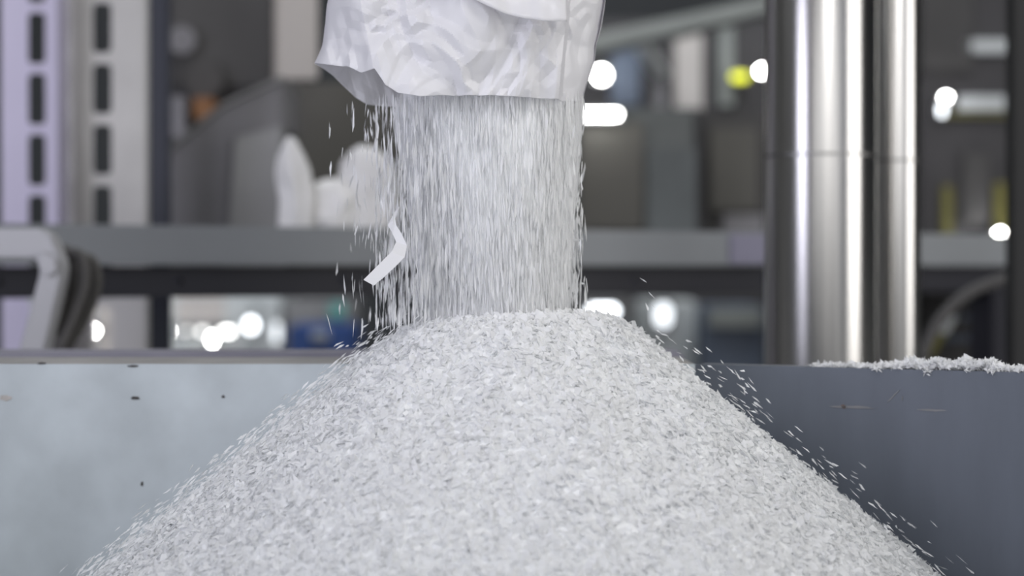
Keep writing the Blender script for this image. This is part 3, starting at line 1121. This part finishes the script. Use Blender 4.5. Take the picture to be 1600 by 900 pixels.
obj('plate', prism([(1466, 520), (1486, 492), (1496, 496), (1480, 522)], 4.59, .01, .001), M['whitepanel'], t_)
c0 = P(1447, 558, 4.6)
obj('stand', box((c0.x, c0.y + .02, c0.z / 2), (.05, .05, c0.z), None, .003), M['charcoal'], t_)
machine('dark_cabinet', 1440, 460, 1640, 800, 5.0, M['machine_grey'], 'dark low cabinet behind the flakes on the right rim', 'cabinet', .5,
        [('shelf', 1470, 492, 1570, 500, M['bluegrey']), ('shelf', 1470, 524, 1575, 534, M['bluegrey'])])

# lamps: (px, py, half width px, half height px, distance, colour, strength, label)
WHITE, COOL, YEL = (1, 1, .98), (.90, .95, 1), (.86, .90, .06)
lamps = [
    (940, 117, 9, 9, 9.22, WHITE, 40, 'large round white lamp glowing beside the right side of the bag'),
    (938, 179, 30, 5, 6.12, WHITE, 30, 'long white tube lamp right below the bag hem'),
    (1190, 111, 4, 4, 9.22, WHITE, 70, 'small round white lamp left of the thick pipe'),
    (1156, 120, 13, 6, 9.22, YEL, 2.4, 'yellow glowing lamp beside the small white lamp'),
    (1478, 152, 4, 3, 6.92, WHITE, 60, 'small white lamp at the far right above the tray'),
    (1472, 172, 3, 8, 6.92, COOL, 6, 'faint white lamp just under the small lamp at far right'),
    (1522, 381, 12, 4, 6.93, COOL, 3, 'pale glow added on the lit tray left of the slanted tube lamp'),  # glow added to brighten the whitish tray, no lamp there
    (145, 517, 4, 3, 8.5, WHITE, 70, 'single small white lamp low at the left under the girder'),
    (260, 518, 5, 4, 8.7, WHITE, 60, 'leftmost lamp of the bright row under the girder'),
    (292, 517, 4, 4, 8.7, WHITE, 3, 'dim second lamp of the bright row under the girder'),
    (316, 518, 5, 4, 8.7, WHITE, 5, 'dim third lamp of the bright row under the girder'),
    (332, 530, 2, 6, 8.7, WHITE, 60, 'lowest lamp hanging below the bright row under the girder'),
    (355, 518, 9, 4, 8.7, WHITE, 9, 'wide lamp in the middle of the bright row under the girder'),
    (392, 508, 8, 10, 8.7, COOL, 7, 'tall lamp at the right end of the bright row under the girder'),
    (432, 520, 5, 16, 8.6, COOL, 2.0, 'faint upright lamp just left of the beige cabinet'),
    (942, 486, 22, 8, 7.95, COOL, 8, 'broad white lamp under the girder right above the summit flank'),
    (1036, 492, 12, 18, 8.3, COOL, 2.4, 'faint upright lamp on the white storage box'),
]
for px, py, hw_, hh_, d, colr, s, lab in lamps:
    q = P(px, py, d)
    k = d / F
    t_ = thing('work_lamp', tuple(q), lab, 'lamp', None)
    rr = min(hw_, hh_) * k
    lens = bmesh.new()
    vs = []
    for a_ in range(24):
        c_, s_ = math.cos(a_ * PI / 12), math.sin(a_ * PI / 12)
        vs.append(lens.verts.new(q + Vector(((hw_ * k - rr) * (1 if c_ > 0 else -1) + rr * c_, -.01, (hh_ * k - rr) * (1 if s_ > 0 else -1) + rr * s_))))
    f_ = lens.faces.new(vs)
    ex_ = bmesh.ops.extrude_face_region(lens, geom=[f_])
    bmesh.ops.translate(lens, vec=(0, .02, 0), verts=[v for v in ex_['geom'] if isinstance(v, bmesh.types.BMVert)])
    bmesh.ops.recalc_face_normals(lens, faces=lens.faces)
    obj('lens', lens, emis('lamp_glow', colr, s), t_)
    obj('housing', box(q + Vector((0, .028, 0)), (2 * hw_ * k + .015, .035, 2 * hh_ * k + .015), None, .004), M['housing'], t_)
    obj('mount', box(q + Vector((0, .07, 0)), (.02, .08, .02), None, .002), M['housing'], t_)
q0, q1 = P(1546, 385, 6.9), P(1566, 364, 6.9)
t_ = thing('tube_lamp', tuple((q0 + q1) / 2), 'short slanted white tube lamp at the far right', 'lamp')
obj('tube', cyl(q0, q1, .012, 16), emis('lamp_glow', WHITE, 60), t_)
obj('holder', cyl(q0 + Vector((0, .03, 0)), q1 + Vector((0, .03, 0)), .02, 16), M['housing'], t_)
